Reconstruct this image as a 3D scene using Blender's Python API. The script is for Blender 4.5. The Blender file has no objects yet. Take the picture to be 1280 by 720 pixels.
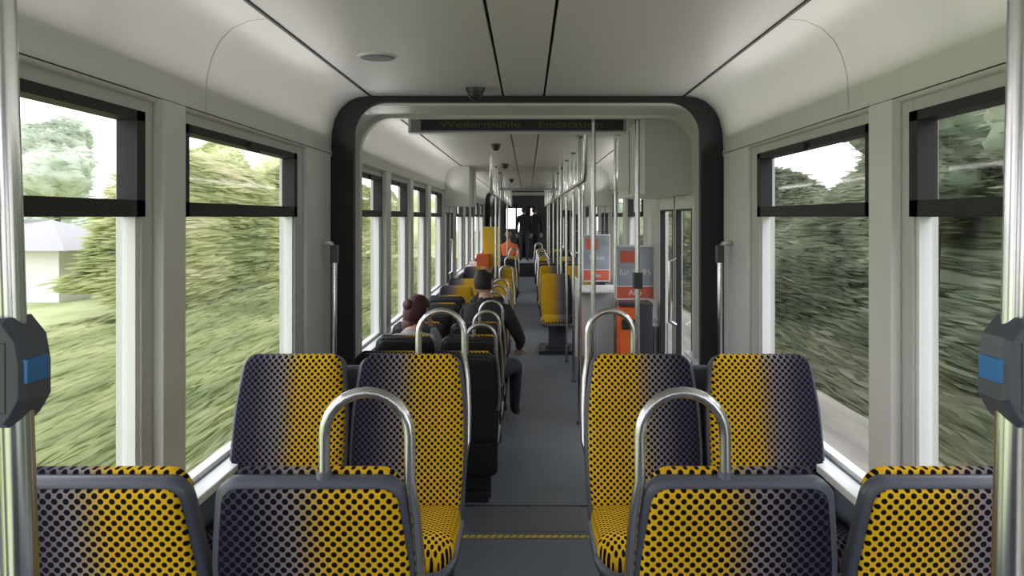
import bpy, math, random
from mathutils import Vector, Matrix, noise
random.seed(4)
scene=bpy.context.scene
EYE=1.85
W=1.18
# ------------------------------------------------------------ materials
def mat(name,col,rough=0.5,metal=0.0,coat=0.0,noise_amt=0.0,nscale=30,spec=None,bump=0.0,stretch=(1,1,1)):
    m=bpy.data.materials.new(name); m.use_nodes=True
    nt=m.node_tree; b=nt.nodes['Principled BSDF']
    b.inputs['Base Color'].default_value=(*col,1)
    b.inputs['Roughness'].default_value=rough
    b.inputs['Metallic'].default_value=metal
    b.inputs['Coat Weight'].default_value=coat
    if spec is not None: b.inputs['Specular IOR Level'].default_value=spec
    tc=nt.nodes.new('ShaderNodeTexCoord'); mp=nt.nodes.new('ShaderNodeMapping')
    mp.inputs['Scale'].default_value=stretch
    nt.links.new(tc.outputs['Object'],mp.inputs['Vector'])
    n=nt.nodes.new('ShaderNodeTexNoise'); n.inputs['Scale'].default_value=nscale; n.inputs['Detail'].default_value=3
    nt.links.new(mp.outputs['Vector'],n.inputs['Vector'])
    if noise_amt>0:
        mx=nt.nodes.new('ShaderNodeMix'); mx.data_type='RGBA'
        mx.inputs['A'].default_value=(*[max(0,c*(1-noise_amt)) for c in col],1)
        mx.inputs['B'].default_value=(*[min(1,c*(1+noise_amt)) for c in col],1)
        nt.links.new(n.outputs['Fac'],mx.inputs['Factor'])
        nt.links.new(mx.outputs['Result'],b.inputs['Base Color'])
    if bump>0:
        bp=nt.nodes.new('ShaderNodeBump'); bp.inputs['Strength'].default_value=bump; bp.inputs['Distance'].default_value=0.01
        nt.links.new(n.outputs['Fac'],bp.inputs['Height']); nt.links.new(bp.outputs['Normal'],b.inputs['Normal'])
    return m

def fabric(name,sign,vert):
    """yellow -> mauve -> charcoal gradient with staggered dark dots. sign: direction of yellow in local x"""
    m=bpy.data.materials.new(name); m.use_nodes=True
    nt=m.node_tree; N=nt.nodes; L=nt.links; b=N['Principled BSDF']; b.inputs['Roughness'].default_value=0.9
    b.inputs['Specular IOR Level'].default_value=0.08
    tc=N.new('ShaderNodeTexCoord'); sp=N.new('ShaderNodeSeparateXYZ'); L.new(tc.outputs['Object'],sp.inputs[0])
    def M(op,a,bb=None,c=None):
        n=N.new('ShaderNodeMath'); n.operation=op
        for i,v in enumerate((a,bb,c)):
            if v is None: continue
            if isinstance(v,(int,float)): n.inputs[i].default_value=v
            else: L.new(v,n.inputs[i])
        return n.outputs[0]
    p=0.0245
    u=M('DIVIDE',sp.outputs['X'],p); v=M('DIVIDE',sp.outputs['Z' if vert else 'Y'],p*1.0)
    a=M('ADD',u,v); c=M('SUBTRACT',u,v)
    fa=M('SUBTRACT',M('FRACT',M('ADD',a,100)),0.5); fc=M('SUBTRACT',M('FRACT',M('ADD',c,100)),0.5)
    d=M('SQRT',M('ADD',M('MULTIPLY',fa,fa),M('MULTIPLY',fc,fc)))
    g=M('MULTIPLY_ADD',sp.outputs['X'],sign/0.43,0.5)
    d2=M('ADD',d,M('MULTIPLY',g,0.08))
    dot=N.new('ShaderNodeMapRange'); dot.inputs['From Min'].default_value=0.40; dot.inputs['From Max'].default_value=0.455
    dot.inputs['To Min'].default_value=1; dot.inputs['To Max'].default_value=0; L.new(d2,dot.inputs['Value'])
    r=N.new('ShaderNodeValToRGB'); L.new(g,r.inputs['Fac']); e=r.color_ramp.elements
    e[0].position=0.0; e[0].color=(0.022,0.022,0.040,1)
    e[1].position=0.20; e[1].color=(0.075,0.068,0.098,1)
    for pos,col in ((0.40,(0.25,0.21,0.22,1)),(0.49,(0.42,0.30,0.12,1)),(0.58,(0.72,0.43,0.022,1)),(1.0,(0.84,0.51,0.015,1))):
        x=e.new(pos); x.color=col
    mx=N.new('ShaderNodeMix'); mx.data_type='RGBA'; L.new(dot.outputs['Result'],mx.inputs['Factor'])
    L.new(r.outputs['Color'],mx.inputs['A']); mx.inputs['B'].default_value=(0.008,0.007,0.013,1)
    L.new(mx.outputs['Result'],b.inputs['Base Color'])
    return m

M_ceil=mat('ceiling_paint',(0.55,0.54,0.53),0.42,noise_amt=0.02,nscale=3)
M_cove=mat('cove_panel',(0.66,0.655,0.625),0.38,noise_amt=0.015,nscale=2)
M_wall=mat('wall_paint',(0.54,0.54,0.52),0.45,noise_amt=0.02,nscale=4)
M_wallhi=mat('pillar_paint',(0.69,0.69,0.675),0.4,noise_amt=0.02,nscale=4)
M_low=mat('lower_panel',(0.16,0.18,0.23),0.5,noise_amt=0.08,nscale=60)
M_sill=mat('sill_white',(0.75,0.76,0.76),0.4,noise_amt=0.02)
M_seam=mat('seam_black',(0.02,0.02,0.022),0.6)
M_rub=mat('rubber_black',(0.010,0.010,0.012),0.6,noise_amt=0.2)
M_floor=mat('floor_vinyl',(0.135,0.148,0.172),0.5,noise_amt=0.28,nscale=90,bump=0.1)
M_plate=mat('plate_metal',(0.115,0.12,0.135),0.45,noise_amt=0.1,nscale=80)
M_chrome=mat('brushed_steel',(0.66,0.66,0.67),0.22,metal=1.0,noise_amt=0.05,nscale=80)
M_shell=mat('seat_shell_grey',(0.085,0.095,0.125),0.4,noise_amt=0.08,nscale=90)
M_black=mat('seat_back_black',(0.018,0.018,0.021),0.4,noise_amt=0.2,nscale=90)
M_dark=mat('plastic_dark',(0.035,0.037,0.045),0.35,noise_amt=0.1)
M_box=mat('button_box_grey',(0.085,0.095,0.12),0.4,noise_amt=0.08)
M_blue=mat('button_blue',(0.03,0.19,0.5),0.3)
M_orange=mat('bin_orange',(0.75,0.13,0.02),0.4,noise_amt=0.05)
M_yel=mat('panel_yellow',(0.72,0.46,0.02),0.5,noise_amt=0.05)
M_stripe=mat('stripe_yellow',(0.62,0.45,0.05),0.6,noise_amt=0.1)
M_white=mat('panel_white',(0.75,0.74,0.73),0.4,noise_amt=0.02)
M_dispframe=mat('display_frame',(0.25,0.25,0.25),0.4,noise_amt=0.04)
M_skin=mat('skin',(0.55,0.33,0.24),0.55,noise_amt=0.06)
M_hair=mat('hair_dark',(0.02,0.015,0.013),0.6,noise_amt=0.3,nscale=150,stretch=(1,1,.1))
M_hred=mat('hair_dark_red',(0.05,0.010,0.012),0.5,noise_amt=0.4,nscale=150,stretch=(1,1,.1))
M_jack=mat('jacket_black',(0.014,0.014,0.017),0.8,noise_amt=0.3,nscale=40)
M_jackg=mat('jacket_grey',(0.30,0.30,0.32),0.85,noise_amt=0.15,nscale=40)
M_jean=mat('trousers_dark',(0.03,0.035,0.05),0.85,noise_amt=0.2,nscale=60)
M_shirt=mat('top_orange',(0.80,0.17,0.06),0.8,noise_amt=0.1)
M_eye=mat('eye_white',(0.8,0.8,0.8),0.3); M_lip=mat('lips',(0.4,0.12,0.1),0.5)
M_shoe=mat('shoe',(0.02,0.02,0.02),0.5)
F={}
for s in (1,-1):
    F[(s,1)]=fabric('seat_fabric_back_%s'%('p' if s>0 else 'n'),s,True)
    F[(s,0)]=fabric('seat_fabric_cushion_%s'%('p' if s>0 else 'n'),s,False)
def led(name,col,st):
    m=bpy.data.materials.new(name); m.use_nodes=True; b=m.node_tree.nodes['Principled BSDF']
    b.inputs['Base Color'].default_value=(*col,1); b.inputs['Emission Color'].default_value=(*col,1); b.inputs['Emission Strength'].default_value=st
    return m
M_led=led('led_green',(0.075,0.075,0.028),0.12)
def glassmat():
    m=bpy.data.materials.new('window_glass'); m.use_nodes=True; nt=m.node_tree; nt.nodes.clear()
    o=nt.nodes.new('ShaderNodeOutputMaterial'); mx=nt.nodes.new('ShaderNodeMixShader')
    t=nt.nodes.new('ShaderNodeBsdfTransparent'); t.inputs[0].default_value=(0.95,0.955,0.945,1)
    g=nt.nodes.new('ShaderNodeBsdfGlossy'); g.inputs['Roughness'].default_value=0.05; g.inputs[0].default_value=(.9,.9,.9,1)
    f=nt.nodes.new('ShaderNodeLayerWeight'); f.inputs[0].default_value=0.5
    p=nt.nodes.new('ShaderNodeMath'); p.operation='POWER'; p.inputs[1].default_value=4.5
    q=nt.nodes.new('ShaderNodeMath'); q.operation='MULTIPLY_ADD'; q.inputs[1].default_value=0.35; q.inputs[2].default_value=0.03
    nt.links.new(f.outputs['Facing'],p.inputs[0]); nt.links.new(p.outputs[0],q.inputs[0])
    nt.links.new(q.outputs[0],mx.inputs[0]); nt.links.new(t.outputs[0],mx.inputs[1]); nt.links.new(g.outputs[0],mx.inputs[2])
    nt.links.new(mx.outputs[0],o.inputs[0]); return m
M_glass=glassmat()

# ------------------------------------------------------------ mesh builder
class MB:
    def __init__(s): s.v=[];s.f=[];s.m=[];s.sm=[];s.mats=[]
    def mi(s,m):
        if m not in s.mats: s.mats.append(m)
        return s.mats.index(m)
    def add(s,vs,fs,m,smooth=False):
        o=len(s.v); s.v+= [tuple(v) for v in vs]; k=s.mi(m)
        for f in fs: s.f.append([i+o for i in f]); s.m.append(k); s.sm.append(smooth)
    def box(s,x0,x1,y0,y1,z0,z1,m):
        x0,x1=sorted((x0,x1));y0,y1=sorted((y0,y1));z0,z1=sorted((z0,z1))
        vs=[(x,y,z) for x in (x0,x1) for y in (y0,y1) for z in (z0,z1)]
        s.add(vs,[(0,1,3,2),(4,6,7,5),(0,4,5,1),(2,3,7,6),(0,2,6,4),(1,5,7,3)],m)
    def tube(s,pts,r,m,seg=12,caps=True):
        pts=[Vector(p) for p in pts]; rs=r if isinstance(r,(list,tuple)) else [r]*len(pts)
        rings=[];prev=None
        for i,p in enumerate(pts):
            if i==0:t=pts[1]-p
            elif i==len(pts)-1:t=p-pts[i-1]
            else:t=(pts[i+1]-p).normalized()+(p-pts[i-1]).normalized()
            t.normalize()
            if prev is None:
                a=Vector((0,1,0)) if abs(t.y)<.9 else Vector((1,0,0)); n=t.cross(a).normalized()
            else: n=(prev-t*prev.dot(t)).normalized()
            prev=n; b=t.cross(n)
            rings.append([p+(n*math.cos(2*math.pi*k/seg)+b*math.sin(2*math.pi*k/seg))*rs[i] for k in range(seg)])
        vs=[v for rg in rings for v in rg]; fs=[]
        for i in range(len(rings)-1):
            for k in range(seg): fs.append((i*seg+k,i*seg+(k+1)%seg,(i+1)*seg+(k+1)%seg,(i+1)*seg+k))
        s.add(vs,fs,m,True)
        if caps:
            s.add(rings[0],[list(range(seg))[::-1]],m); s.add(rings[-1],[list(range(seg))],m)
    def pillow(s,outline,prof,fn,m):
        """outline: 2D pts; prof: (inset,depth) from front to back"""
        cu=sum(p[0] for p in outline)/len(outline); cv=(max(p[1] for p in outline)+min(p[1] for p in outline))/2
        hu=max(abs(p[0]-cu) for p in outline); hv=max(abs(p[1]-cv) for p in outline); n=len(outline); vs=[];fs=[]
        for ins,d in prof:
            for (u,v) in outline: vs.append(fn(cu+(u-cu)*(1-ins/hu),cv+(v-cv)*(1-ins/hv),d))
        for i in range(len(prof)-1):
            for k in range(n): fs.append((i*n+k,i*n+(k+1)%n,(i+1)*n+(k+1)%n,(i+1)*n+k))
        fs.append(list(range(n))[::-1]); fs.append([(len(prof)-1)*n+k for k in range(n)])
        s.add(vs,fs,m,True)
    def sphere(s,c,r,m,seg=16,rg=10,zmin=-1):
        vs=[];fs=[]
        for i in range(rg+1):
            th=math.pi*i/rg
            for k in range(seg):
                ph=2*math.pi*k/seg
                vs.append((c[0]+r[0]*math.sin(th)*math.cos(ph),c[1]+r[1]*math.sin(th)*math.sin(ph),c[2]+r[2]*max(zmin,math.cos(th))))
        for i in range(rg):
            for k in range(seg): fs.append((i*seg+k,(i+1)*seg+k,(i+1)*seg+(k+1)%seg,i*seg+(k+1)%seg))
        s.add(vs,fs,m,True)
    def mesh(s,name):
        me=bpy.data.meshes.new(name); me.from_pydata(s.v,[],s.f)
        for m in s.mats: me.materials.append(m)
        me.polygons.foreach_set('material_index',s.m); me.polygons.foreach_set('use_smooth',s.sm); me.update()
        return me
    def obj(s,name,parent=None,bevel=0,loc=None):
        o=bpy.data.objects.new(name,s.mesh(name)); scene.collection.objects.link(o)
        if parent: o.parent=parent
        if loc: o.location=loc
        if bevel:
            b=o.modifiers.new('bevel','BEVEL'); b.width=bevel; b.segments=2; b.limit_method='ANGLE'; b.angle_limit=math.radians(50)
        return o
def empty(name,loc=(0,0,0)):
    e=bpy.data.objects.new(name,None); e.location=loc; scene.collection.objects.link(e); return e
def text(body,name,size,loc,rot,m,parent=None,align='CENTER'):
    c=bpy.data.curves.new(name,'FONT'); c.body=body; c.size=size; c.align_x=align; c.align_y='CENTER'; c.extrude=0.0005
    c.materials.append(m); o=bpy.data.objects.new(name,c); o.location=loc; o.rotation_euler=rot; scene.collection.objects.link(o)
    if parent: o.parent=parent
    return o

# ------------------------------------------------------------ shell
Y0,Y1=-3.0,30.0
ZS=EYE-0.95; ZT=EYE+0.32; ZC=EYE+0.37; ZCE=EYE+0.72
near=[(-2.4,-1.0),(-.75,.7),(0.97,2.57),(2.85,4.27)]
far=[('w',14,15.2),('w',15.6,16.8),('w',17.2,18.4),('w',20.9,22.4),('w',24.5,25.7),('w',26.2,27.6)]
left=[('w',a,b) for a,b in near]+[('w',5.74,6.76),('w',7.1,8.18),('w',8.5,9.65),('w',10.05,11.5),('d',12,13.4)]+far[:3]+[('w',18.9,20.4)]+far[3:]
right=[('w',a,b) for a,b in near]+[('d',5.95,7.5),('w',8.55,9.75),('w',10.1,11.5),('d',12,13.4)]+far[:3]+[('d',19,20.4)]+far[3:]
ZD=EYE+0.16
wc=0;dc=0
for side,ops in ((-1,left),(1,right)):
    mb=MB(); xi,xo=side*W,side*(W+.08)
    y=Y0
    for t,a,b in ops+[('e',Y1,Y1)]:
        if a>y:
            mb.box(xi,xo,y,a,0,ZS,M_low); mb.box(xi,xo,y,a,ZS,ZCE+.05,M_wall)
            if a-y>0.2 and a-y<0.5: mb.box(side*(W-.035),xi,y+.075,a-.03,ZS+.0,ZC,M_wallhi)
            mb.box(side*(W-.07),xi,y,a,ZS-.03,ZS,M_sill)
        if t=='w':
            mb.box(xi,xo,a,b,0,ZS,M_low); mb.box(xi,xo,a,b,ZT,ZCE+.05,M_wall); mb.box(side*(W-.07),xi,a,b,ZS-.03,ZS,M_sill)
        if t=='d': mb.box(xi,xo,a,b,ZD,ZCE+.05,M_wall)
        y=b
    mb.box(side*(W-.05),xi,-2.9,4.6,.30,.42,M_low)
    mb.box(side*(W-.02),xi,4.42,4.96,ZS,ZC-.0,M_wallhi)
    mb.obj('wall_left' if side<0 else 'wall_right',bevel=0.004)
    for t,a,b in ops:
        if t=='w':
            wc+=1; w=MB(); g=side*(W+.035); fr=.055
            zb=EYE+.0; 
            i1,i2=side*(W-.012),side*(W+.05)
            w.box(i1,i2,a,b,zb,zb+.05,M_rub)
            w.box(i1,i2,a,b,ZT-.03,ZT,M_rub)
            w.box(i1,i2,a,a+fr,zb,ZT,M_rub); w.box(i1,i2,b-fr,b,zb,ZT,M_rub)
            w.box(side*(W-.03),i1,(a+b)/2-.06,(a+b)/2+.06,ZT-.045,ZT-.01,M_rub)
            j1,j2=side*(W+.01),side*(W+.05)
            w.box(j1,j2,a,a+.02,ZS,zb,M_sill); w.box(j1,j2,b-.02,b,ZS,zb,M_sill); w.box(j1,j2,a,b,ZS,ZS+.02,M_sill)
            w.add([(g,a,ZS),(g,b,ZS),(g,b,ZT),(g,a,ZT)],[(0,1,2,3)],M_glass)
            w.obj('window_%d'%wc)
        else:
            dc+=1; d=MB(); c=(a+b)/2; i1,i2=side*(W+.0),side*(W+.05); g=side*(W+.03)
            for p,q in ((a,c-.005),(c+.005,b)):
                d.box(i1,i2,p,p+.07,.02,ZD,M_wallhi); d.box(i1,i2,q-.07,q,.02,ZD,M_wallhi)
                d.box(i1,i2,p+.07,q-.07,.02,.25,M_wallhi); d.box(i1,i2,p+.07,q-.07,ZD-.1,ZD,M_wallhi)
                for (u0,u1,v0,v1) in ((p+.07,p+.085,.25,ZD-.1),(q-.085,q-.07,.25,ZD-.1),(p+.07,q-.07,.25,.265),(p+.07,q-.07,ZD-.115,ZD-.1)):
                    d.box(side*(W-.004),side*(W+.04),u0,u1,v0,v1,M_rub)
                d.add([(g,p,.2),(g,q,.2),(g,q,ZD),(g,p,ZD)],[(0,1,2,3)],M_glass)
            d.box(side*(W-.004),i1,c-.012,c+.012,.02,ZD,M_rub)
            d.tube([(side*(W-.01),c-.12,1.0),(side*(W-.06),c-.12,1.03),(side*(W-.06),c-.12,1.5),(side*(W-.01),c-.12,1.53)],.014,M_chrome)
            d.obj('door_%d'%dc,bevel=.003)
            h=MB(); h.box(side*(W-.36),side*(W-.001),a-.1,b+.1,ZD+.0,ZCE-.002,M_wallhi)
            h.box(side*(W-.365),side*(W-.36),c-.003,c+.003,ZD+.02,ZCE-.03,M_seam)
            h.obj('door_header_cabinet',bevel=.03)
# cove panels
prof=[(.935,ZCE),(1.01,ZCE-.008),(1.07,ZCE-.035),(1.115,ZCE-.08),(1.145,ZCE-.14),(1.162,ZCE-.21),(1.168,ZC+.03),(1.16,ZC+.005),(1.165,ZC-.01),(1.18,ZC-.012)]
for side in (-1,1):
    mb=MB()
    segs=[Y0,-1.2,1.35,3.05,4.97,5.72,7.3,9.3,11.3,14,17,20,22.8]+[24.2,27,Y1]
    for a,b in zip(segs[:-1],segs[1:]):
        n=len(prof); vs=[(side*x,yy,z) for yy in (a+.002,b-.002) for x,z in prof]
        mb.add(vs,[(i,i+1,n+i+1,n+i) for i in range(n-1)],M_cove,True)
        vs=[(side*(x+.004),yy,z+.004) for yy in (b-.006,b+.006) for x,z in prof]
        mb.add(vs,[(i,i+1,n+i+1,n+i) for i in range(n-1)],M_seam,True)
    mb.box(side*.925,side*.937,Y0,Y1,ZCE-.006,ZCE+.02,M_seam)
    mb.box(side*1.160,side*1.168,Y0,Y1,ZC+.002,ZC+.006,M_seam)
    mb.obj('trim_cove_left' if side<0 else 'trim_cove_right')
# unseen fill lights added to brighten the interior, aimed up at cove and ceiling
for side,ops in ((-1,left),(1,right)):
    bl=sorted([(4.9,5.8),(23.4,24.3)]+[(a-.15,b+.15) for t,a,b in ops if t=='d']); y=Y0+.1; spans=[]
    for a,b in bl+[(Y1-1.6,Y1)]:
        if a-y>.6: spans.append((y,a))
        y=b
    for a,b in spans:
        n=max(1,round((b-a)/2.6))
        for k in range(n):
            L=(b-a)/n-.05; yc=a+(b-a)*(k+.5)/n
            ld=bpy.data.lights.new('cove_fill_light','AREA'); ld.shape='RECTANGLE'; ld.size=L; ld.size_y=.05; ld.energy=1.2*L; ld.color=(1.0,.975,.935)
            lo=bpy.data.objects.new('cove_fill_light',ld); scene.collection.objects.link(lo)
            lo.location=(side*1.085,yc,ZC+.03)
            d=Vector((-side*.62,0,.78)); z=-d; x=Vector((0,1,0)); yv=z.cross(x)
            lo.rotation_euler=Matrix((x,yv,z)).transposed().to_euler()
# ceiling
mb=MB(); mb.box(-W-.08,W+.08,Y0,Y1,ZCE+.05,ZCE+.12,M_seam)
for a,b in ((-.927,-.150),(-.137,.094),(.107,.927)):
    mb.box(a,b,Y0,Y1,ZCE,ZCE+.05,M_ceil)
mb.obj('ceiling',bevel=.002)
# floor
mb=MB(); mb.box(-W-.08,W+.08,Y0,Y1,-.1,0,M_floor); mb.obj('floor')
mb=MB(); mb.box(-.34,.005,4.93,5.36,0,.004,M_plate); mb.box(.012,.34,4.93,5.36,0,.004,M_plate)
mb.box(-1.15,1.15,5.36,5.375,0,.006,M_seam); mb.obj('floor_joint_plate')
mb=MB()
x=-.50
while x<.5:
    mb.add([(x,4.83,.003),(x+.03,4.83,.003),(x+.045,4.88,.003),(x+.015,4.88,.003)],[(0,1,2,3)],M_stripe); x+=.04
mb.box(-1.1,1.1,4.885,4.9,0,.004,M_plate); mb.obj('floor_warning_stripe')
for side in (-1,1):
    mb=MB(); mb.box(side*.33,side*(W-.052),-1.5,3.75,0.001,.30,M_low); mb.box(side*.325,side*.34,-1.5,3.76,.285,.303,M_shell); mb.obj('seat_podium')
mb=MB(); mb.box(-W+.001,W-.001,26,Y1-.05,0,.42,M_floor); mb.box(-.5,.5,25.98,26.0,0,.42,M_black); mb.obj('floor_raised')
# end walls
for name,y,s in (('wall_back',Y0,-1),('wall_front',Y1,1)):
    mb=MB(); a,b=sorted((y,y+.08*s))
    mb.box(-W-.08,W+.08,a,b,0,1.3,M_dark); mb.box(-W-.08,W+.08,a,b,2.15,ZCE+.12,M_dark)
    for p,q in ((-W-.08,-.75),(-.12,.12),(.75,W+.08)): mb.box(p,q,a,b,1.3,2.15,M_dark)
    mb.add([(-W,y+.03*s,1.3),(W,y+.03*s,1.3),(W,y+.03*s,2.15),(-W,y+.03*s,2.15)],[(0,1,2,3)],M_glass)
    mb.obj(name)
mb=MB(); mb.box(-W+.01,-.80,28.3,28.36,.42,ZCE-.01,M_dark); mb.box(-.80,-.40,28.3,28.36,.42,1.45,M_dark); mb.box(-.40,-.34,28.3,28.36,.42,2.3,M_dark); mb.box(.30,W-.01,28.3,28.36,.42,ZCE-.01,M_dark); mb.box(-.80,.30,28.3,28.36,2.20,ZCE-.01,M_dark)
mb.obj('cab_partition')

# portals
def arch(hw,top,r,n=10,zb=0.0):
    p=[(-hw,zb)]
    for i in range(n+1):
        a=math.pi-(math.pi/2)*i/n; p.append((-hw+r+r*math.cos(a),top-r+r*math.sin(a)))
    for i in range(n+1):
        a=math.pi/2-(math.pi/2)*i/n; p.append((hw-r+r*math.cos(a),top-r+r*math.sin(a)))
    p.append((hw,zb)); return p
def ring(mb,o,i,ya,yb,m):
    n=len(o)
    vs=[(x,ya,z) for x,z in o]+[(x,ya,z) for x,z in i]+[(x,yb,z) for x,z in i]+[(x,yb,z) for x,z in o]
    fs=[]
    for L in range(3):
        for k in range(n-1): fs.append((L*n+k,L*n+k+1,(L+1)*n+k+1,(L+1)*n+k))
    for k in range(n-1): fs.append((3*n+k,3*n+k+1,k+1,k))
    mb.add(vs,fs,m)
for yp in (5.0,23.5):
    mb=MB()
    ring(mb,arch(W-.002,ZCE-.003,.25),arch(1.035,ZCE-.035,.19),yp,yp+.06,M_rub)
    ring(mb,arch(W-.004,ZCE-.005,.25),arch(1.09,ZCE-.05,.22),yp+.06,yp+.14,M_cove)
    ring(mb,arch(W-.002,ZCE-.003,.25),arch(1.15,ZCE-.04,.22),yp+.14,yp+.62,M_cove)
    ring(mb,arch(W-.004,ZCE-.005,.25),arch(1.12,ZCE-.06,.22),yp+.62,yp+.70,M_cove)
    mb.obj('articulation_portal')
# vertical grab bars at the portal
for side in (-1,1):
    mb=MB(); x=side*1.09
    z0,z1=EYE-.86,EYE-.15
    mb.tube([(side*(W-.025),4.75,z1),(x+side*.02,4.75,z1),(x,4.75,z1-.03),(x,4.75,z0+.03),(x+side*.02,4.75,z0),(side*(W-.025),4.75,z0)],.016,M_chrome)
    mb.box(x-.02,x+.02,4.73,4.78,z1-.11,z1-.01,M_dark); mb.obj('grab_bar',bevel=.004)
# display
e=MB(); yd=5.86
e.box(-.83,.71,yd,yd+.10,ZCE-.135,ZCE-.001,M_white); e.box(-.81,.69,yd-.012,yd,ZCE-.128,ZCE-.012,M_dispframe)
e.box(-.74,.67,yd-.016,yd-.011,ZCE-.118,ZCE-.04,M_seam)
eo=e.obj('destination_display',bevel=.004)
t=text('Weilermühle    Endstation','display_text',.085,(-.04,yd-.0165,ZCE-.079),(math.pi/2,0,0),M_led,eo); t.scale=(1.25,.8,1)

# ceiling fittings
def disc(mb,c,r,h,m,seg=28):
    mb.tube([(c[0],c[1],c[2]),(c[0],c[1],c[2]-h)],[r,r*.92],m,seg)
mb=MB(); disc(mb,(-.67,3.76,ZCE),.09,.008,M_wall); disc(mb,(-.67,3.76,ZCE-.008),.078,.004,M_plate); mb.obj('ceiling_speaker')
for x,y in ((-.29,4.7),(-.31,8.3),(-.3,11.4),(-.3,16)):
    mb=MB(); disc(mb,(x,y,ZCE),.055,.02,M_dark); mb.sphere((x,y,ZCE-.02),(.045,.045,.05),M_black); mb.obj('ceiling_dome_camera')

# ------------------------------------------------------------ seats
def outline(zb,zt,hwf,rt,rb,n=8):
    R=[]
    for i in range(n+1):
        a=-math.pi/2+(math.pi/2)*i/n; z=zb+rb+rb*math.sin(a); R.append((hwf(z)-rb+rb*math.cos(a),z))
    for i in range(1,7): 
        z=zb+rb+(zt-rt-zb-rb)*i/7; R.append((hwf(z),z))
    for i in range(n+1):
        a=(math.pi/2)*i/n; z=zt-rt+rt*math.sin(a); R.append((hwf(z)-rt+rt*math.cos(a),z))
    return R+[(-x,z) for x,z in R[::-1]]
def hw(z):
    P=[(.3,.205),(.45,.208),(.62,.218),(.78,.214),(.88,.202),(1.0,.184)]
    if z<=P[0][0]: return P[0][1]
    for (a,b),(c,d) in zip(P,P[1:]):
        if z<=c: return b+(d-b)*(z-a)/(c-a)
    return P[-1][1]
def seat_mesh(name,sg,backm,handle,hs,black=False):
    """local: faces -Y, origin under top of backrest on floor. sg yellow direction; hs: local side for handle"""
    mb=MB(); rk=.22; SH=M_black if black else M_shell
    sh=lambda u,v,d:(u,-(0.99-v)*rk+d,v)
    mb.pillow(outline(.41,1.0,hw,.04,.04),[(.16,-.052),(.06,-.05),(.02,-.044),(.004,-.032),(0,-.018),(.0,0),(.006,.008)],sh,F[(sg,1)])
    mb.pillow(outline(.16 if black else .34,.99,lambda z:hw(z)+.014,.045,.05),[(.02,-.008),(.004,-.004),(0,.004),(0,.03),(.005,.04),(.02,.045)],sh,SH)
    mb.pillow(outline(.40,.968,lambda z:hw(z)-.004,.032,.03),[(.01,.04),(.0,.046),(.003,.053),(.014,.058),(.06,.060)],sh,backm)
    cy=-.115
    co=outline(0,.46,lambda v:.212+.006*(v/.46),.07,.05); 
    cz=lambda u,v,d:(u,cy-v,.375+d+ .03*(v/.46) - (0.045*max(0,(v-.38)/.08)**2))
    mb.pillow([(u,v) for u,v in co],[(.12,.075),(.05,.073),(.02,.064),(.004,.05),(0,.03),(.0,.0),(.01,-.01)],cz,F[(sg,0)])
    mb.pillow(co,[(.02,.012),(-.012,.008),(-.014,-.01),(.02,-.035),(.06,-.045)],cz,SH)
    if black: mb.box(-.17,.17,-.46,-.20,.0,.345,SH)
    else: mb.box(-.12,.12,-.42,-.16,.06,.345,SH)
    mb.box(-.16,.16,-.46,-.12,.0,.06,SH)
    if handle:
        x0,x1=hs*.028,hs*.212; r=abs(x1-x0)/2; cx=(x0+x1)/2; zt=1.17
        p=[(x0,.02,.95),(x0,.02,1.03)]
        for i in range(0,13):
            a=math.pi-math.pi*i/12; 
            p.append((cx+hs*r*math.cos(a),.02,zt-r+r*math.sin(a)))
        p+=[(x1,.02,.98),(x1+hs*.012,.015,.90),(x1+hs*.018,-.01,.78),(x1+hs*.018,-.03,.66),(x1+hs*.01,-.05,.62),(x1-hs*.03,-.055,.61)]
        mb.tube(p,.0125,M_chrome,14)
        mb.tube([(x0,.02,.985),(x0,.02,1.0)],[.02,.016],M_shell,14)
    me=mb.mesh(name); return me
cache={}
def seat(x,y,z,face,yel,backfab=True,handle=False,aisle=0):
    """face: -1 toward camera, 1 away. yel: world x dir of yellow. aisle: world x dir of aisle"""
    lf=1 if face==-1 else -1
    k=(yel*lf,backfab,handle,aisle*lf)
    if k not in cache:
        cache[k]=seat_mesh('upholstered_seat',yel*lf,F[(yel*lf,1)] if backfab else M_black,handle,aisle*lf,not backfab)
    o=bpy.data.objects.new('upholstered_seat',cache[k]); o.location=(x,y,z); o.rotation_euler=(0,0,0 if face==-1 else math.pi)
    scene.collection.objects.link(o); return o
PZ=.302
for s in (-1,1):
    c=.465 if s<0 else .455
    seat(s*c,1.83,PZ,1,-s,True,True,-s); seat(s*.93,1.83,PZ,1,-s)
    seat(s*c,3.36,PZ,-1,-s,True,True,-s); seat(s*.93,3.36,PZ,-1,-s)
    mb=MB(); mb.box(s*.30,s*(W-.075),3.46,3.50,.302,1.235,M_shell); mb.obj('seat_divider_panel',bevel=.012)
for y in (5.32,6.05,6.8,7.55,8.3):
    seat(-.41,y,0,1,1,False,True,1); seat(-.88,y,0,1,1,False)
for y in (10.4,11.6,14.4,18.4): seat(-.41,y,0,-1,1,True,y>11,1); seat(-.88,y,0,-1,1)
for y in (9.1,17.2): seat(-.41,y,0,1,1,False,True,1); seat(-.88,y,0,1,1,False)
seat(-.43,20.62,.1,-1,1,True,False,1); seat(-.88,20.62,.1,-1,1)
mb=MB(); mb.box(-1.1,-.2,20.0,20.8,0,.1,M_dark); mb.obj('seat_podium')
for y in (11.8,14.6,17.9,21.8): seat(.41,y,.05 if y<12 else 0,-1,-1,True,y>12,-1); seat(.88,y,.05 if y<12 else 0,-1,-1)
for y in (15.5,16.5,21): seat(.41,y,0,1,-1,False,True,-1); seat(.88,y,0,1,-1,False)
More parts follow.
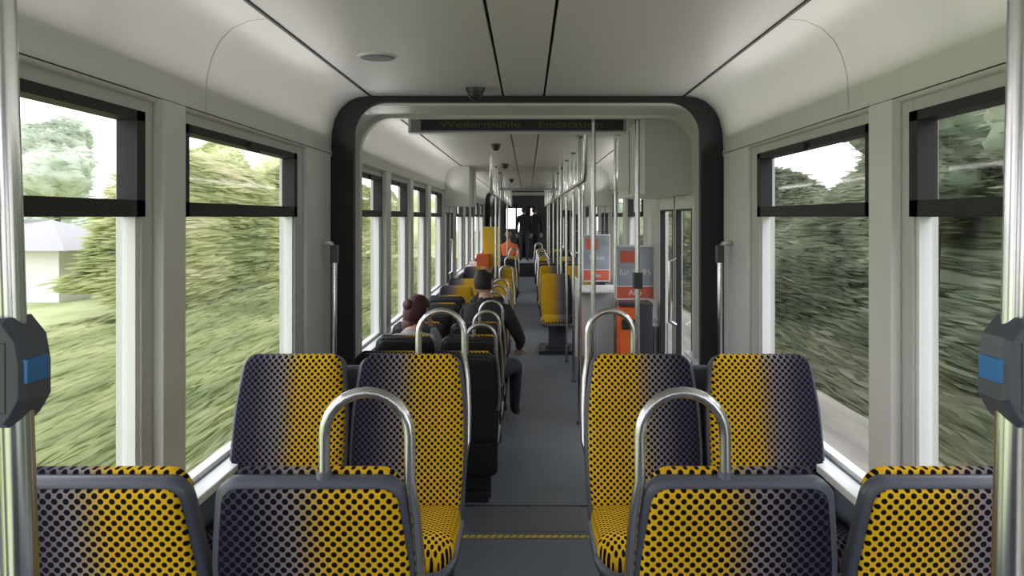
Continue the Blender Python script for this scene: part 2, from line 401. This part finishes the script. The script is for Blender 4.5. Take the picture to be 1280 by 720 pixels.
mb=MB(); mb.box(.16,1.10,11.25,12.0,0,.05,M_dark); mb.obj('seat_podium')

# ------------------------------------------------------------ foreground poles with stop-button boxes
for s,xt,xb in ((-1,-.700,-.618),(1,.655,.602)):
    mb=MB(); y=1.1
    X=lambda z: xb+(xt-xb)*z/ZCE
    zb=1.60; zf=.305
    mb.tube([(X(zb)+0,y,zb),(X(1.85),y,1.85),(X(ZCE),y,ZCE-.002)],.0155,M_chrome,20)
    mb.tube([(X(zf),y,zf),(X(1.6),y,1.6)],.0205,M_chrome,20)
    mb.tube([(X(zf),y,zf),(X(zf),y,zf+.02)],[.04,.035],M_plate,20); mb.tube([(X(ZCE),y,ZCE-.02),(X(ZCE),y,ZCE-.002)],[.03,.036],M_plate,20)
    cx=X(1.65); i=-s
    o=[(-.024,1.720),(.006,1.720),(.026,1.695),(.032,1.66),(.032,1.615),(.018,1.590),(.008,1.580),(-.020,1.580),(-.030,1.60),(-.034,1.65),(-.030,1.70)]
    n=len(o); vs=[]
    for d,k in ((-.036,.8),(-.026,1.0),(.026,1.0),(.036,.8)):
        for u,v in o: vs.append((cx+i*u*k,y+d,1.65+(v-1.65)*(k*.5+.5)))
    fs=[(a*n+k,a*n+(k+1)%n,(a+1)*n+(k+1)%n,(a+1)*n+k) for a in range(3) for k in range(n)]+[list(range(n))[::-1],[3*n+k for k in range(n)]]
    mb.add(vs,fs,M_box)
    mb.box(cx+i*.016,cx+i*.0345,y-.030,y+.02,1.637,1.668,M_blue)
    mb.box(cx-i*.012,cx+i*.010,y-.0375,y-.035,1.60,1.69,M_box)
    mb.obj('grab_pole_with_stop_button',bevel=.003)

# handrails & poles further in
def pole(x,y,grip=False):
    mb=MB(); mb.tube([(x,y,.001),(x,y,ZCE-.001)],.0165,M_chrome,14); mb.tube([(x,y,ZCE-.02),(x,y,ZCE-.001)],[.026,.034],M_plate,16); mb.tube([(x,y,.001),(x,y,.03)],[.034,.026],M_plate,16)
    if grip: mb.box(x-.03,x+.03,y-.04,y+.04,1.36,1.47,M_dark)
    mb.obj('grab_pole',bevel=.003)
for x,y,g in ((.755,5.75,1),(.455,5.78,0),(.47,7.5,0),(.52,9.4,0),(.50,10.7,0),(.50,12.4,0),(.50,13.75,0),(.50,16,0),(.50,19,0),(-.45,12,0),(-.45,13.6,0),(-.45,19,0),(.5,20.6,0)): pole(x,y,g)
for x,ya,yb in ((.42,6.05,13.5),(.46,14,22),(-.41,9.5,13.5),(-.41,14.4,22)):
    mb=MB(); z=EYE+.27
    mb.tube([(x,ya,ZCE-.001),(x,ya,z+.06),(x,ya+.06,z),(x,yb-.06,z),(x,yb,z+.06),(x,yb,ZCE-.001)],.0155,M_chrome,12)
    y=ya+.9
    while y<yb-.5:
        mb.tube([(x,y,z),(x,y,ZCE-.001)],.010,M_chrome,8); y+=1.3
    mb.obj('overhead_handrail')
mb=MB(); mb.tube([(-.43,12.1,EYE+.40),(.47,12.1,EYE+.40)],.015,M_chrome); mb.tube([(-.43,12.1,EYE+.40),(-.43,12.1,ZCE)],.012,M_chrome); mb.tube([(.47,12.1,EYE+.40),(.47,12.1,ZCE)],.012,M_chrome); mb.obj('overhead_cross_rail')

# partitions with posters, bins
M_post=mat('poster_grey',(0.30,0.33,0.38),0.35,noise_amt=0.5,nscale=5)
M_postr=mat('poster_red',(0.62,0.12,0.07),0.4,noise_amt=0.1)
def screen(xa,xb,y,zp,hp,txt):
    e=empty('door_screen_with_poster')
    mb=MB()
    mb.tube([(xa,y,.0),(xa,y,ZCE-.001)],.016,M_chrome); mb.add([(xa,y,.85),(xb,y,.85),(xb,y,1.85),(xa,y,1.85)],[(0,1,2,3)],M_glass)
    mb.box(xa,xb,y-.012,y+.012,.1,.85,M_white); mb.obj('screen',e)
    p=MB(); p.box(xa+.0,xb-.0,y-.018,y-.006,zp,zp+hp,M_white); p.box(xa+.012,xb-.012,y-.020,y-.018,zp+hp*.26,zp+hp-.015,M_post)
    p.box(xa+.012,xb-.012,y-.020,y-.018,zp+.015,zp+hp*.24,M_postr); p.obj('poster',e)
    text(txt,'poster_text',.08,((xa+xb)/2,y-.022,zp+hp*.5),(math.pi/2,0,0),M_white,e)
    text('Abo','poster_text_b',.07,((xa+xb)/2,y-.022,zp+hp*.13),(math.pi/2,0,0),M_white,e)
    p=MB(); p.box((xa+xb)/2-.14,(xa+xb)/2+.02,y-.0215,y-.020,zp+hp*.68,zp+hp*.9,M_postr); p.obj('poster_picture',e)
screen(.81,1.165,7.70,1.09,.50,'für 16,95')
screen(.73,1.09,11.05,1.0,.62,'Ticket')
mb=MB()
mb.box(.81,.97,7.38,7.62,.25,1.06,M_orange); mb.box(.97,1.10,7.36,7.64,.2,1.08,M_dark); mb.box(.83,.95,7.37,7.39,.86,.95,M_black); mb.box(.80,1.105,7.36,7.64,1.06,1.095,M_dark)
mb.box(.84,1.08,7.42,7.59,0,.25,M_dark); mb.obj('waste_bin',bevel=.012)
mb=MB(); mb.box(.56,1.10,9.9,10.5,.95,1.0,M_white); mb.box(.60,.64,9.95,10.0,0,.95,M_white); mb.box(.6,1.10,10.46,10.5,.1,.95,M_white);mb.box(.56,.6,9.9,10.5,.9,1.12,M_white); mb.obj('luggage_shelf',bevel=.015)
mb=MB(); mb.box(-.84,-.54,16.0,16.05,.05,1.66,M_yel); mb.box(-1.10,-.84,16.0,16.05,.05,1.0,M_white); mb.tube([(-.52,16.02,0),(-.52,16.02,ZCE-.001)],.016,M_chrome); mb.box(-.95,-.72,15.75,15.99,.45,1.15,M_orange); mb.obj('door_partition',bevel=.008)

# ------------------------------------------------------------ people
def skinobj(name,V,E,R,parent,matfn,mats,sub=2,root=0):
    me=bpy.data.meshes.new(name+'_sk'); me.from_pydata([Vector(v) for v in V],E,[])
    o=bpy.data.objects.new(name+'_sk',me); scene.collection.objects.link(o)
    o.modifiers.new('s','SKIN')
    for i,r in enumerate(R):
        sv=me.skin_vertices[0].data[i]; sv.radius=r if isinstance(r,tuple) else (r,r); sv.use_root=(i==root)
    sb=o.modifiers.new('u','SUBSURF'); sb.levels=sub; sb.render_levels=sub
    dg=bpy.context.evaluated_depsgraph_get(); dg.update()
    nm=bpy.data.meshes.new_from_object(o.evaluated_get(dg)); nm.name=name
    bpy.data.objects.remove(o,do_unlink=True)
    nm.materials.clear()
    for m in mats: nm.materials.append(m)
    for p in nm.polygons: p.use_smooth=True; p.material_index=matfn(p.center)
    ob=bpy.data.objects.new(name,nm); scene.collection.objects.link(ob); ob.parent=parent; return ob
def head(parent,c,yaw,pitch,roll,hairm,style,sc=1.0):
    mb=MB(); seg,rg=32,24
    vs=[];fs=[]
    for i in range(rg+1):
        th=math.pi*i/rg
        for k in range(seg):
            ph=2*math.pi*k/seg
            x=math.sin(th)*math.cos(ph); y=math.sin(th)*math.sin(ph); z=math.cos(th)
            X=.077*x; Yv=.097*y; Z=.118*z
            if z<0:
                X*=1+.28*z; 
                if y<0: Yv*=1+.45*z*1.0
                else: Yv*=1+.05*z
            if y>0:
                d=math.exp(-((X/.014)**2)-(((Z+.018)/.022)**2)); Yv+=.024*d
                d=math.exp(-(((abs(X)-.03)/.015)**2)-(((Z-.012)/.014)**2)); Yv-=.009*d
                d=math.exp(-((X/.04)**2)-(((Z-.035)/.012)**2)); Yv+=.005*d
                d=math.exp(-((X/.022)**2)-(((Z+.095)/.018)**2)); Yv+=.010*d
            vs.append((X,Yv,Z))
    for i in range(rg):
        for k in range(seg): fs.append((i*seg+k,(i+1)*seg+k,(i+1)*seg+(k+1)%seg,i*seg+(k+1)%seg))
    mb.add(vs,fs,M_skin,True)
    for s in (-1,1):
        mb.sphere((s*.030,.080,.010),(.0125,.010,.0085),M_eye,12,8); mb.sphere((s*.030,.089,.010),(.005,.003,.005),M_hair,8,6)
        mb.box(s*.018,s*.044,.088,.094,.027,.031,M_hair)
        mb.sphere((s*.077,-.005,-.005),(.010,.020,.032),M_skin,12,8)
    mb.sphere((0,.086,-.052),(.024,.008,.007),M_lip,12,6)
    vs=[];fs=[]
    def inside(x,y,z):
        if style=='bald': return (z<.80 and z>-.45 and y<.25 and not(y>.0 and z<-.0)) and not (z>.62 and y>-.45)
        if style=='short': return (z>-.35 and y<.15) or z>.45
        return (y<.25) or z>.40
    for i in range(rg+1):
        th=math.pi*i/rg
        for k in range(seg):
            ph=2*math.pi*k/seg; x=math.sin(th)*math.cos(ph); y=math.sin(th)*math.sin(ph); z=math.cos(th)
            g=1.05 if style=='bald' else 1.10 if style=='short' else 1.17
            g+=.025*noise.noise(Vector((x*4,y*4,z*4)))
            X=.077*x*g; Yv=.097*y*g; Z=.118*z*g
            if z<0: X*=1+(.22 if style!='long' else 0)*z
            vs.append((X,Yv,Z))
    for i in range(rg):
        for k in range(seg):
            th=math.pi*(i+.5)/rg; ph=2*math.pi*(k+.5)/seg
            if inside(math.sin(th)*math.cos(ph),math.sin(th)*math.sin(ph),math.cos(th)):
                fs.append((i*seg+k,(i+1)*seg+k,(i+1)*seg+(k+1)%seg,i*seg+(k+1)%seg))
    mb.add(vs,fs,hairm,True)
    if style=='long':
        mb.sphere((0,-.10,.05),(.045,.035,.045),hairm,16,10)
        mb.sphere((0,-.045,-.10),(.072,.055,.08),hairm,16,10)
    o=mb.obj('head',parent); o.location=c; o.rotation_euler=(pitch,roll,yaw); o.scale=(sc,sc,sc); return o
def hand(parent,wrist,direction,side,palmn,curl=.5):
    d=Vector(direction).normalized(); n=Vector(palmn); n=(n-d*n.dot(d)).normalized(); a=d.cross(n)*side
    w=Vector(wrist); V=[w,w+d*.045,w+d*.085]; R=[(.024,.018),(.034,.016),(.032,.014)]; E=[(0,1),(1,2)]
    for off,l in ((-.030,.070),(-.010,.082),(.010,.076),(.029,.060)):
        p=w+d*.085+a*off; b=len(V); dirn=d.copy(); V.append(p); R.append(.009); E.append((2,b))
        for j in range(3):
            dirn=(dirn*math.cos(curl)+n*math.sin(curl)).normalized()
            p=p+dirn*(l*(.42,.33,.25)[j]); V.append(p); R.append((.0088,.008,.007)[j]); E.append((b+j,b+j+1))
    b=len(V); V+= [w+d*.03-a*.035+n*.01,w+d*.058-a*.055+n*.02,w+d*.08-a*.062+n*.032]; R+=[.012,.010,.008]; E+=[(1,b),(b,b+1),(b+1,b+2)]
    skinobj('hand',V,E,R,parent,lambda c:0,[M_skin],1)
def person(name,J,topm,legm,headargs,scale=1.0,hands=True,palms=None):
    e=empty(name)
    names=['pelvis','belly','chest','neckb','neck','headb','shL','elL','wrL','shR','elR','wrR','hipL','knL','anL','toL','hipR','knR','anR','toR']
    rad={'pelvis':(.15,.115),'belly':(.145,.11),'chest':(.165,.12),'neckb':(.085,.075),'neck':.052,'headb':.05,'sh':.072,'el':.048,'wr':.031,'hip':.098,'kn':.065,'an':.042,'to':.035}
    V=[J[n] for n in names]; R=[rad.get(n,rad.get(n[:2],rad.get(n[:3],.05))) for n in names]
    if scale!=1: R=[tuple(q*scale for q in r) if isinstance(r,tuple) else r*scale for r in R]
    ix={n:i for i,n in enumerate(names)}
    E=[(ix[a],ix[b]) for a,b in (('pelvis','belly'),('belly','chest'),('chest','neckb'),('neckb','neck'),('neck','headb'),('chest','shL'),('shL','elL'),('elL','wrL'),('chest','shR'),('shR','elR'),('elR','wrR'),('pelvis','hipL'),('hipL','knL'),('knL','anL'),('anL','toL'),('pelvis','hipR'),('hipR','knR'),('knR','anR'),('anR','toR'))]
    zp=J['pelvis'][2]; nb=Vector(J['neckb']); 
    ank=[Vector(J['anL']),Vector(J['anR'])]; kn=[Vector(J['knL']),Vector(J['knR'])]; hp=[Vector(J['hipL']),Vector(J['hipR'])]
    def segd(p,a,b):
        t=max(0,min(1,(p-a).dot(b-a)/(b-a).length_squared)); return (p-(a+(b-a)*t)).length
    arms=[(Vector(J['shL']),Vector(J['elL'])),(Vector(J['elL']),Vector(J['wrL'])),(Vector(J['shR']),Vector(J['elR'])),(Vector(J['elR']),Vector(J['wrR']))]
    def mf(c):
        if c.z>nb.z+.045 and (c-nb).length<.3: return 2
        da=min(segd(c,a,b) for a,b in arms); dl=min(min(segd(c,a,b),segd(c,b,k)) for a,b,k in zip(hp,kn,ank))
        for a,t in zip(ank,(Vector(J['toL']),Vector(J['toR']))):
            if segd(c,a,t)<.07: return 3
        if dl<da and c.z<zp+.09 and dl<.13: return 1
        return 0
    skinobj('body',V,E,R,e,mf,[topm,legm,M_skin,M_shoe],2)
    head(e,*headargs)
    if hands:
        for s,(el,wr) in ((-1,('elL','wrL')),(1,('elR','wrR'))):
            d=Vector(J[wr])-Vector(J[el]); pn=(palms or {}).get(wr,(0,0,-1))
            hand(e,J[wr],d,s,pn,.35)
    return e
def seated(x,y,fl=0.0,lean=0.0):
    z=fl+.56
    return dict(pelvis=(x,y,z),belly=(x,y-.01,z+.18),chest=(x+lean,y+.0,z+.40),neckb=(x+lean*1.2,y+.01,z+.56),neck=(x+lean*1.3,y+.03,z+.62),headb=(x+lean*1.3,y+.05,z+.68),
      shL=(x-.175+lean,y+.0,z+.49),elL=(x-.23+lean,y+.05,z+.22),wrL=(x-.13,y+.27,z+.13),shR=(x+.175+lean,y+.0,z+.49),elR=(x+.23+lean,y+.05,z+.22),wrR=(x+.13,y+.27,z+.13),
      hipL=(x-.09,y+.04,z-.01),knL=(x-.11,y+.45,z+.0),anL=(x-.11,y+.47,fl+.09),toL=(x-.11,y+.60,fl+.04),hipR=(x+.09,y+.04,z-.01),knR=(x+.11,y+.45,z),anR=(x+.11,y+.47,fl+.09),toR=(x+.11,y+.60,fl+.04))
# man on aisle seat, turned toward the aisle
J=seated(-.38,7.08); J.update(chest=(-.34,7.07,.97),neckb=(-.345,7.08,1.13),neck=(-.355,7.10,1.18),headb=(-.36,7.11,1.23),shL=(-.51,7.16,1.06),shR=(-.17,7.00,1.06),
   elR=(-.055,7.02,.82),wrR=(-.07,7.27,.72),elL=(-.56,7.25,.80),wrL=(-.38,7.40,.70),
   hipR=(-.27,7.10,.55),knR=(-.10,7.46,.54),anR=(-.115,7.66,.10),toR=(-.09,7.80,.045),hipL=(-.42,7.16,.55),knL=(-.22,7.52,.54),anL=(-.24,7.78,.10),toL=(-.21,7.91,.045))
person('seated_man',J,M_jack,M_jean,((-.365,7.12,1.30),-.45,-.08,0,M_hair,'bald',1.05),1.06)
# woman at window, head resting on raised hand
dx=.05
J=seated(-.92,6.36); J.update(chest=(-.92,6.34,.83),belly=(-.92,6.35,.69),neckb=(-.92,6.36,.96),neck=(-.915,6.38,1.01),headb=(-.91,6.40,1.05),shL=(-1.06,6.34,.91),shR=(-.77,6.34,.91),elL=(-1.06,6.42,.72),
   elR=(-.70,6.52,.78),wrR=(-.78,6.48,1.00),hipL=(-1.0,6.4,.55),knL=(-1.0,6.66,.55),anL=(-1.0,6.62,.10),toL=(-1.0,6.72,.045),hipR=(-.84,6.4,.55),knR=(-.82,6.66,.55),anR=(-.82,6.62,.10),toR=(-.82,6.72,.045),wrL=(-.98,6.58,.66))
J={k:(v[0]+dx,v[1],v[2]) for k,v in J.items()}
person('seated_woman',J,M_jackg,M_jean,((-.895+dx,6.42,1.125),-.8,-.12,.18,M_hred,'long',.98),palms={'wrR':(-1,0,0)})
# passenger in orange, further back (facing the camera)
px_,py_=-.45,20.28
J=seated(px_,py_,.0)
def turn(J,cx,cy):
    return {k:(2*cx-v[0],2*cy-v[1],v[2]+.1) for k,v in J.items()}
e=person('orange_top_passenger',turn(J,px_,py_),M_shirt,M_jean,((px_,py_-.05,1.43),math.pi,0,0,M_hair,'short',1.0))
def standing(x,y,fl):
    z=fl+.95
    return dict(pelvis=(x,y,z),belly=(x,y,z+.16),chest=(x,y,z+.36),neckb=(x,y,z+.52),neck=(x,y+.01,z+.57),headb=(x,y+.02,z+.62),
      shL=(x-.18,y,z+.46),elL=(x-.24,y-.02,z+.18),wrL=(x-.22,y+.08,z-.05),shR=(x+.18,y,z+.46),elR=(x+.24,y-.02,z+.18),wrR=(x+.22,y+.08,z-.05),
      hipL=(x-.09,y,z-.06),knL=(x-.10,y+.03,fl+.50),anL=(x-.11,y,fl+.09),toL=(x-.12,y+.13,fl+.04),hipR=(x+.09,y,z-.06),knR=(x+.10,y+.0,fl+.50),anR=(x+.11,y-.02,fl+.09),toR=(x+.12,y+.11,fl+.04))
person('standing_man',standing(-.10,26.9,.42),M_jack,M_jean,((-.10,26.93,2.05),0.2,0,0,M_hair,'short',1.0))
person('standing_man',standing(.24,27.6,.42),M_jack,M_jack,((.24,27.63,2.05),-0.5,0,0,M_hair,'short',1.0))

# ------------------------------------------------------------ outside
def foliage(name,cols,stretch,scale,det=5,trans=0.0):
    m=bpy.data.materials.new(name); m.use_nodes=True; nt=m.node_tree; b=nt.nodes['Principled BSDF']; b.inputs['Roughness'].default_value=1; b.inputs['Specular IOR Level'].default_value=0
    tc=nt.nodes.new('ShaderNodeTexCoord'); mp=nt.nodes.new('ShaderNodeMapping'); mp.inputs['Scale'].default_value=stretch
    n=nt.nodes.new('ShaderNodeTexNoise'); n.inputs['Scale'].default_value=scale; n.inputs['Detail'].default_value=det; n.inputs['Roughness'].default_value=.5
    r=nt.nodes.new('ShaderNodeValToRGB'); e=r.color_ramp.elements
    e[0].position=.32; e[0].color=(*cols[0],1); e[1].position=.68; e[1].color=(*cols[-1],1)
    for i,c in enumerate(cols[1:-1]):
        x=e.new(.32+.36*(i+1)/(len(cols)-1)); x.color=(*c,1)
    nt.links.new(tc.outputs['Object'],mp.inputs[0]); nt.links.new(mp.outputs[0],n.inputs['Vector']); nt.links.new(n.outputs['Fac'],r.inputs[0]); nt.links.new(r.outputs[0],b.inputs['Base Color'])
    if trans:
        o=nt.nodes['Material Output']; mx=nt.nodes.new('ShaderNodeMixShader'); mx.inputs[0].default_value=trans
        t=nt.nodes.new('ShaderNodeBsdfTranslucent'); nt.links.new(r.outputs[0],t.inputs[0])
        nt.links.new(b.outputs[0],mx.inputs[1]); nt.links.new(t.outputs[0],mx.inputs[2]); nt.links.new(mx.outputs[0],o.inputs[0])
    return m
CL=[(0.36,0.41,0.20),(0.46,0.50,0.25),(0.57,0.59,0.32),(0.74,0.72,0.50)]  # left greens made paler: brighter light and haze put into the colour
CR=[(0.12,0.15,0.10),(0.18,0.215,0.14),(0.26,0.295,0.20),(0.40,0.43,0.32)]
CG=[(0.32,0.37,0.19),(0.43,0.47,0.25),(0.56,0.58,0.35)]
CP=[(0.40,0.46,0.36),(0.48,0.53,0.43),(0.57,0.61,0.52)]
CD=[(0.16,0.18,0.11),(0.23,0.25,0.16),(0.32,0.32,0.23)]
def pair(n,c,sc): 
    return foliage('foliage_'+n,c,(1,.3,1),sc,3),foliage('leaf_'+n,c,(1,.3,1),sc,3,.5)
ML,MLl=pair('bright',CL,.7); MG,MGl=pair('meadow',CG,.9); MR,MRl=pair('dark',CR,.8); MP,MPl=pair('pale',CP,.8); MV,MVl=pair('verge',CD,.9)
LEAF={ML:MLl,MR:MRl,MP:MPl,MG:MGl,MV:MVl}
MB_=foliage('ballast',[(0.17,0.155,0.14),(0.25,0.23,0.20),(0.33,0.30,0.26)],(1,.1,1),2.5)
M_bark=mat('bark',(0.10,0.085,0.07),0.9,noise_amt=0.3)
GZ=-.55
mb=MB()
mb.add([(-90,-40,GZ),(90,-40,GZ),(90,140,GZ),(-90,140,GZ)],[(0,1,2,3)],MG); mb.obj('ground')
mb=MB(); mb.box(1.7,3.9,-40,140,GZ,GZ+.06,MB_); mb.obj('gravel_track_bed')
mb=MB(); mb.box(3.9,9,-40,140,GZ,GZ+.05,MV); mb.obj('verge_right')
def leaves(mb,pts,m,rn,sz,hr=.040,tilt=.035):
    """scatter of slender leaf streaks, drawn out along travel like motion blur, around the given surface points"""
    vs=[];fs=[]
    for p,s in pts:
        c=Vector(p)+Vector((rn.gauss(0,1),rn.gauss(0,2.5),rn.gauss(0,1)))*s
        if c.z<GZ+.05: continue
        u=Vector((rn.gauss(0,tilt),1,rn.gauss(0,tilt))).normalized(); w=Vector((rn.gauss(0,.6),0,1)); w=(w-u*w.dot(u)).normalized()
        L=sz*(.6+.9*rn.random()); H=sz*hr*(.5+1.0*rn.random()); b=len(vs)
        vs+=[c-u*L,c-u*L*.4+w*H,c+u*L*.4+w*H,c+u*L,c+u*L*.4-w*H,c-u*L*.4-w*H]; fs.append((b,b+1,b+2,b+3,b+4,b+5))
    mb.add(vs,fs,m)
def hedge(name,x,ya,yb,hf,m,seed,depth=1.3,side=-1,nl=0,lmax=60,sz=.6,amp=.55):
    vs=[];fs=[];ny=int((yb-ya)/.3);nz=20
    for i in range(ny+1):
        y=ya+(yb-ya)*i/ny; h=hf(y)
        for j in range(nz+1):
            t=j/nz; a=t*math.pi*.62
            z=GZ-.05+h*math.sin(a)
            xx=x+side*(depth*(1-math.cos(a)))
            p=Vector((xx*.7+seed,y*.22,z*.6)); nn=noise.noise(p)*.8+noise.noise(p*2.4)*.2
            vs.append((xx-side*nn*amp,y,z+nn*.5*min(1,t*3)))
    for i in range(ny):
        for j in range(nz):
            a=i*(nz+1)+j; fs.append((a,a+1,a+nz+2,a+nz+1))
    mb=MB(); mb.add(vs,fs,m,True)
    if nl:
        rn=random.Random(seed); P=[]
        while len(P)<nl:
            v=vs[rn.randrange(len(vs))]
            if v[1]<lmax: P.append((v,.07))
        leaves(mb,P,LEAF[m],rn,sz)
    return mb.obj(name)
def sm(t): t=max(0,min(1,t)); return t*t*(3-2*t)
hedge('hedgerow_left',-8.5,18.6,95,lambda y:.7+3.4*sm((y-18.4)/4)+.9*noise.noise(Vector((y*.15,3,1))),ML,3.1,nl=50000)
hedge('hedgerow_left_far',-36,-10,120,lambda y:2.6+1.6*noise.noise(Vector((y*.1,8,1))),MP,9.1,4,nl=9000,lmax=120,sz=1.2)
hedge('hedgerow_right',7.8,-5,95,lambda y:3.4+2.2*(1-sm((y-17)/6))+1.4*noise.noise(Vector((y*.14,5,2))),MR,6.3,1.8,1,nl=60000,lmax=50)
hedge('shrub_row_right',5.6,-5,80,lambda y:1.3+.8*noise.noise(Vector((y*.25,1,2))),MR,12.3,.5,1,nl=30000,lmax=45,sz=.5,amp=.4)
rn=random.Random(5); mb=MB(); P=[]
for _ in range(26000):
    P.append(((-2.3-rn.random()*7.5,2+rn.random()**1.3*45,GZ+.06+.05*rn.random()),.03))
leaves(mb,P,MGl,rn,.5,.045,.04); mb.obj('tall_grass')
P=[]; mb=MB()
for _ in range(14000): P.append(((4.0+rn.random()*1.8,1+rn.random()**1.3*40,GZ+.08+.10*rn.random()),.04))
leaves(mb,P,MVl,rn,.5,.05,.05); mb.obj('tall_grass')
def tree(x,y,h,r,m,seed):
    mb=MB(); mb.tube([(x,y,GZ),(x+.1,y,GZ+h*.35),(x,y+.1,GZ+h*.7)],[.16,.13,.06],M_bark,10)
    rn=random.Random(seed); P=[]
    for k in range(3): 
        a=rn.random()*6.3; mb.tube([(x+.05,y,GZ+h*(.35+.1*k)),(x+math.cos(a)*r*.7,y+math.sin(a)*r*.7,GZ+h*(.6+.1*k))],[.06,.02],M_bark,6)
    for k in range(14):
        a=rn.random()*6.3; q=rn.random(); t=k/13; sp=math.sin(math.pi*(.18+.72*t))
        cc=(x+math.cos(a)*r*.75*q*sp,y+math.sin(a)*r*.75*q*sp,GZ+h*(.44+.42*t)); rr=r*(.34+.22*sp)*(.8+.35*rn.random())
        vs=[];fs=[];S,G=28,18
        for i in range(G+1):
            th=math.pi*i/G
            for j in range(S):
                ph=2*math.pi*j/S; d=Vector((math.sin(th)*math.cos(ph),math.sin(th)*math.sin(ph),math.cos(th)))
                g=rr*(.92+.26*noise.noise(d*2.5+Vector((seed+k,0,0)))+.10*noise.noise(d*6+Vector((seed+k,0,0))))
                vs.append((cc[0]+d.x*g,cc[1]+d.y*g*1.25,cc[2]+d.z*g*.9))
        for i in range(G):
            for j in range(S): fs.append((i*S+j,(i+1)*S+j,(i+1)*S+(j+1)%S,i*S+(j+1)%S))
        mb.add(vs,fs,m,True)
        P+=[(vs[rn.randrange(len(vs))],.05*r/2) for _ in range(700)]
    leaves(mb,P,LEAF[m],rn,.18*r)
    mb.obj('tree')
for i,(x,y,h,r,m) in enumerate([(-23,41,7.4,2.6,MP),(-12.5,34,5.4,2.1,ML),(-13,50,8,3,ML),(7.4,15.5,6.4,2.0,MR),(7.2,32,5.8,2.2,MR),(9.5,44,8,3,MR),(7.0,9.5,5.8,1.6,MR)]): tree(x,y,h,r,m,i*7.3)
# house
MH=mat('house_render',(0.80,0.79,0.77),0.8,noise_amt=.03); MRf=mat('roof_tiles',(0.34,0.33,0.34),0.8,noise_amt=.2,nscale=20)
mb=MB(); mb.box(-19,-13.1,23.5,28,GZ,1.0,MH)
mb.add([(-19.5,22.9,.92),(-12.6,22.9,.92),(-12.6,28.6,.92),(-19.5,28.6,.92),(-16.8,25,1.75),(-15.0,26.5,1.75)],[(0,1,5,4),(1,2,5),(2,3,4,5),(3,0,4),(0,3,2,1)],MRf)
mb.obj('house')

# ------------------------------------------------------------ world & lights
w=bpy.data.worlds.new('overcast_sky'); scene.world=w; w.use_nodes=True; nt=w.node_tree; bg=nt.nodes['Background']
tc=nt.nodes.new('ShaderNodeTexCoord'); sp=nt.nodes.new('ShaderNodeSeparateXYZ'); r=nt.nodes.new('ShaderNodeValToRGB')
nt.links.new(tc.outputs['Generated'],sp.inputs[0]); nt.links.new(sp.outputs['Z'],r.inputs[0]); nt.links.new(r.outputs[0],bg.inputs[0])
r.color_ramp.elements[0].color=(.97,.97,1,1); r.color_ramp.elements[1].color=(.84,.88,.96,1)
bg.inputs[1].default_value=3.2
sd=bpy.data.lights.new('sun','SUN'); sd.energy=.5; sd.angle=math.radians(60); so=bpy.data.objects.new('sun',sd); so.rotation_euler=(math.radians(35),math.radians(28),0); scene.collection.objects.link(so)

# ------------------------------------------------------------ camera
cd=bpy.data.cameras.new('camera'); co=bpy.data.objects.new('camera',cd); scene.collection.objects.link(co)
co.location=(0,0,EYE); co.rotation_euler=(math.pi/2,0,0); cd.sensor_width=36; cd.lens=1050/1280*36
cd.shift_x=-19/1280; cd.shift_y=-89/1280; cd.clip_start=.05; cd.clip_end=400
scene.camera=co
scene.view_settings.view_transform='Standard'
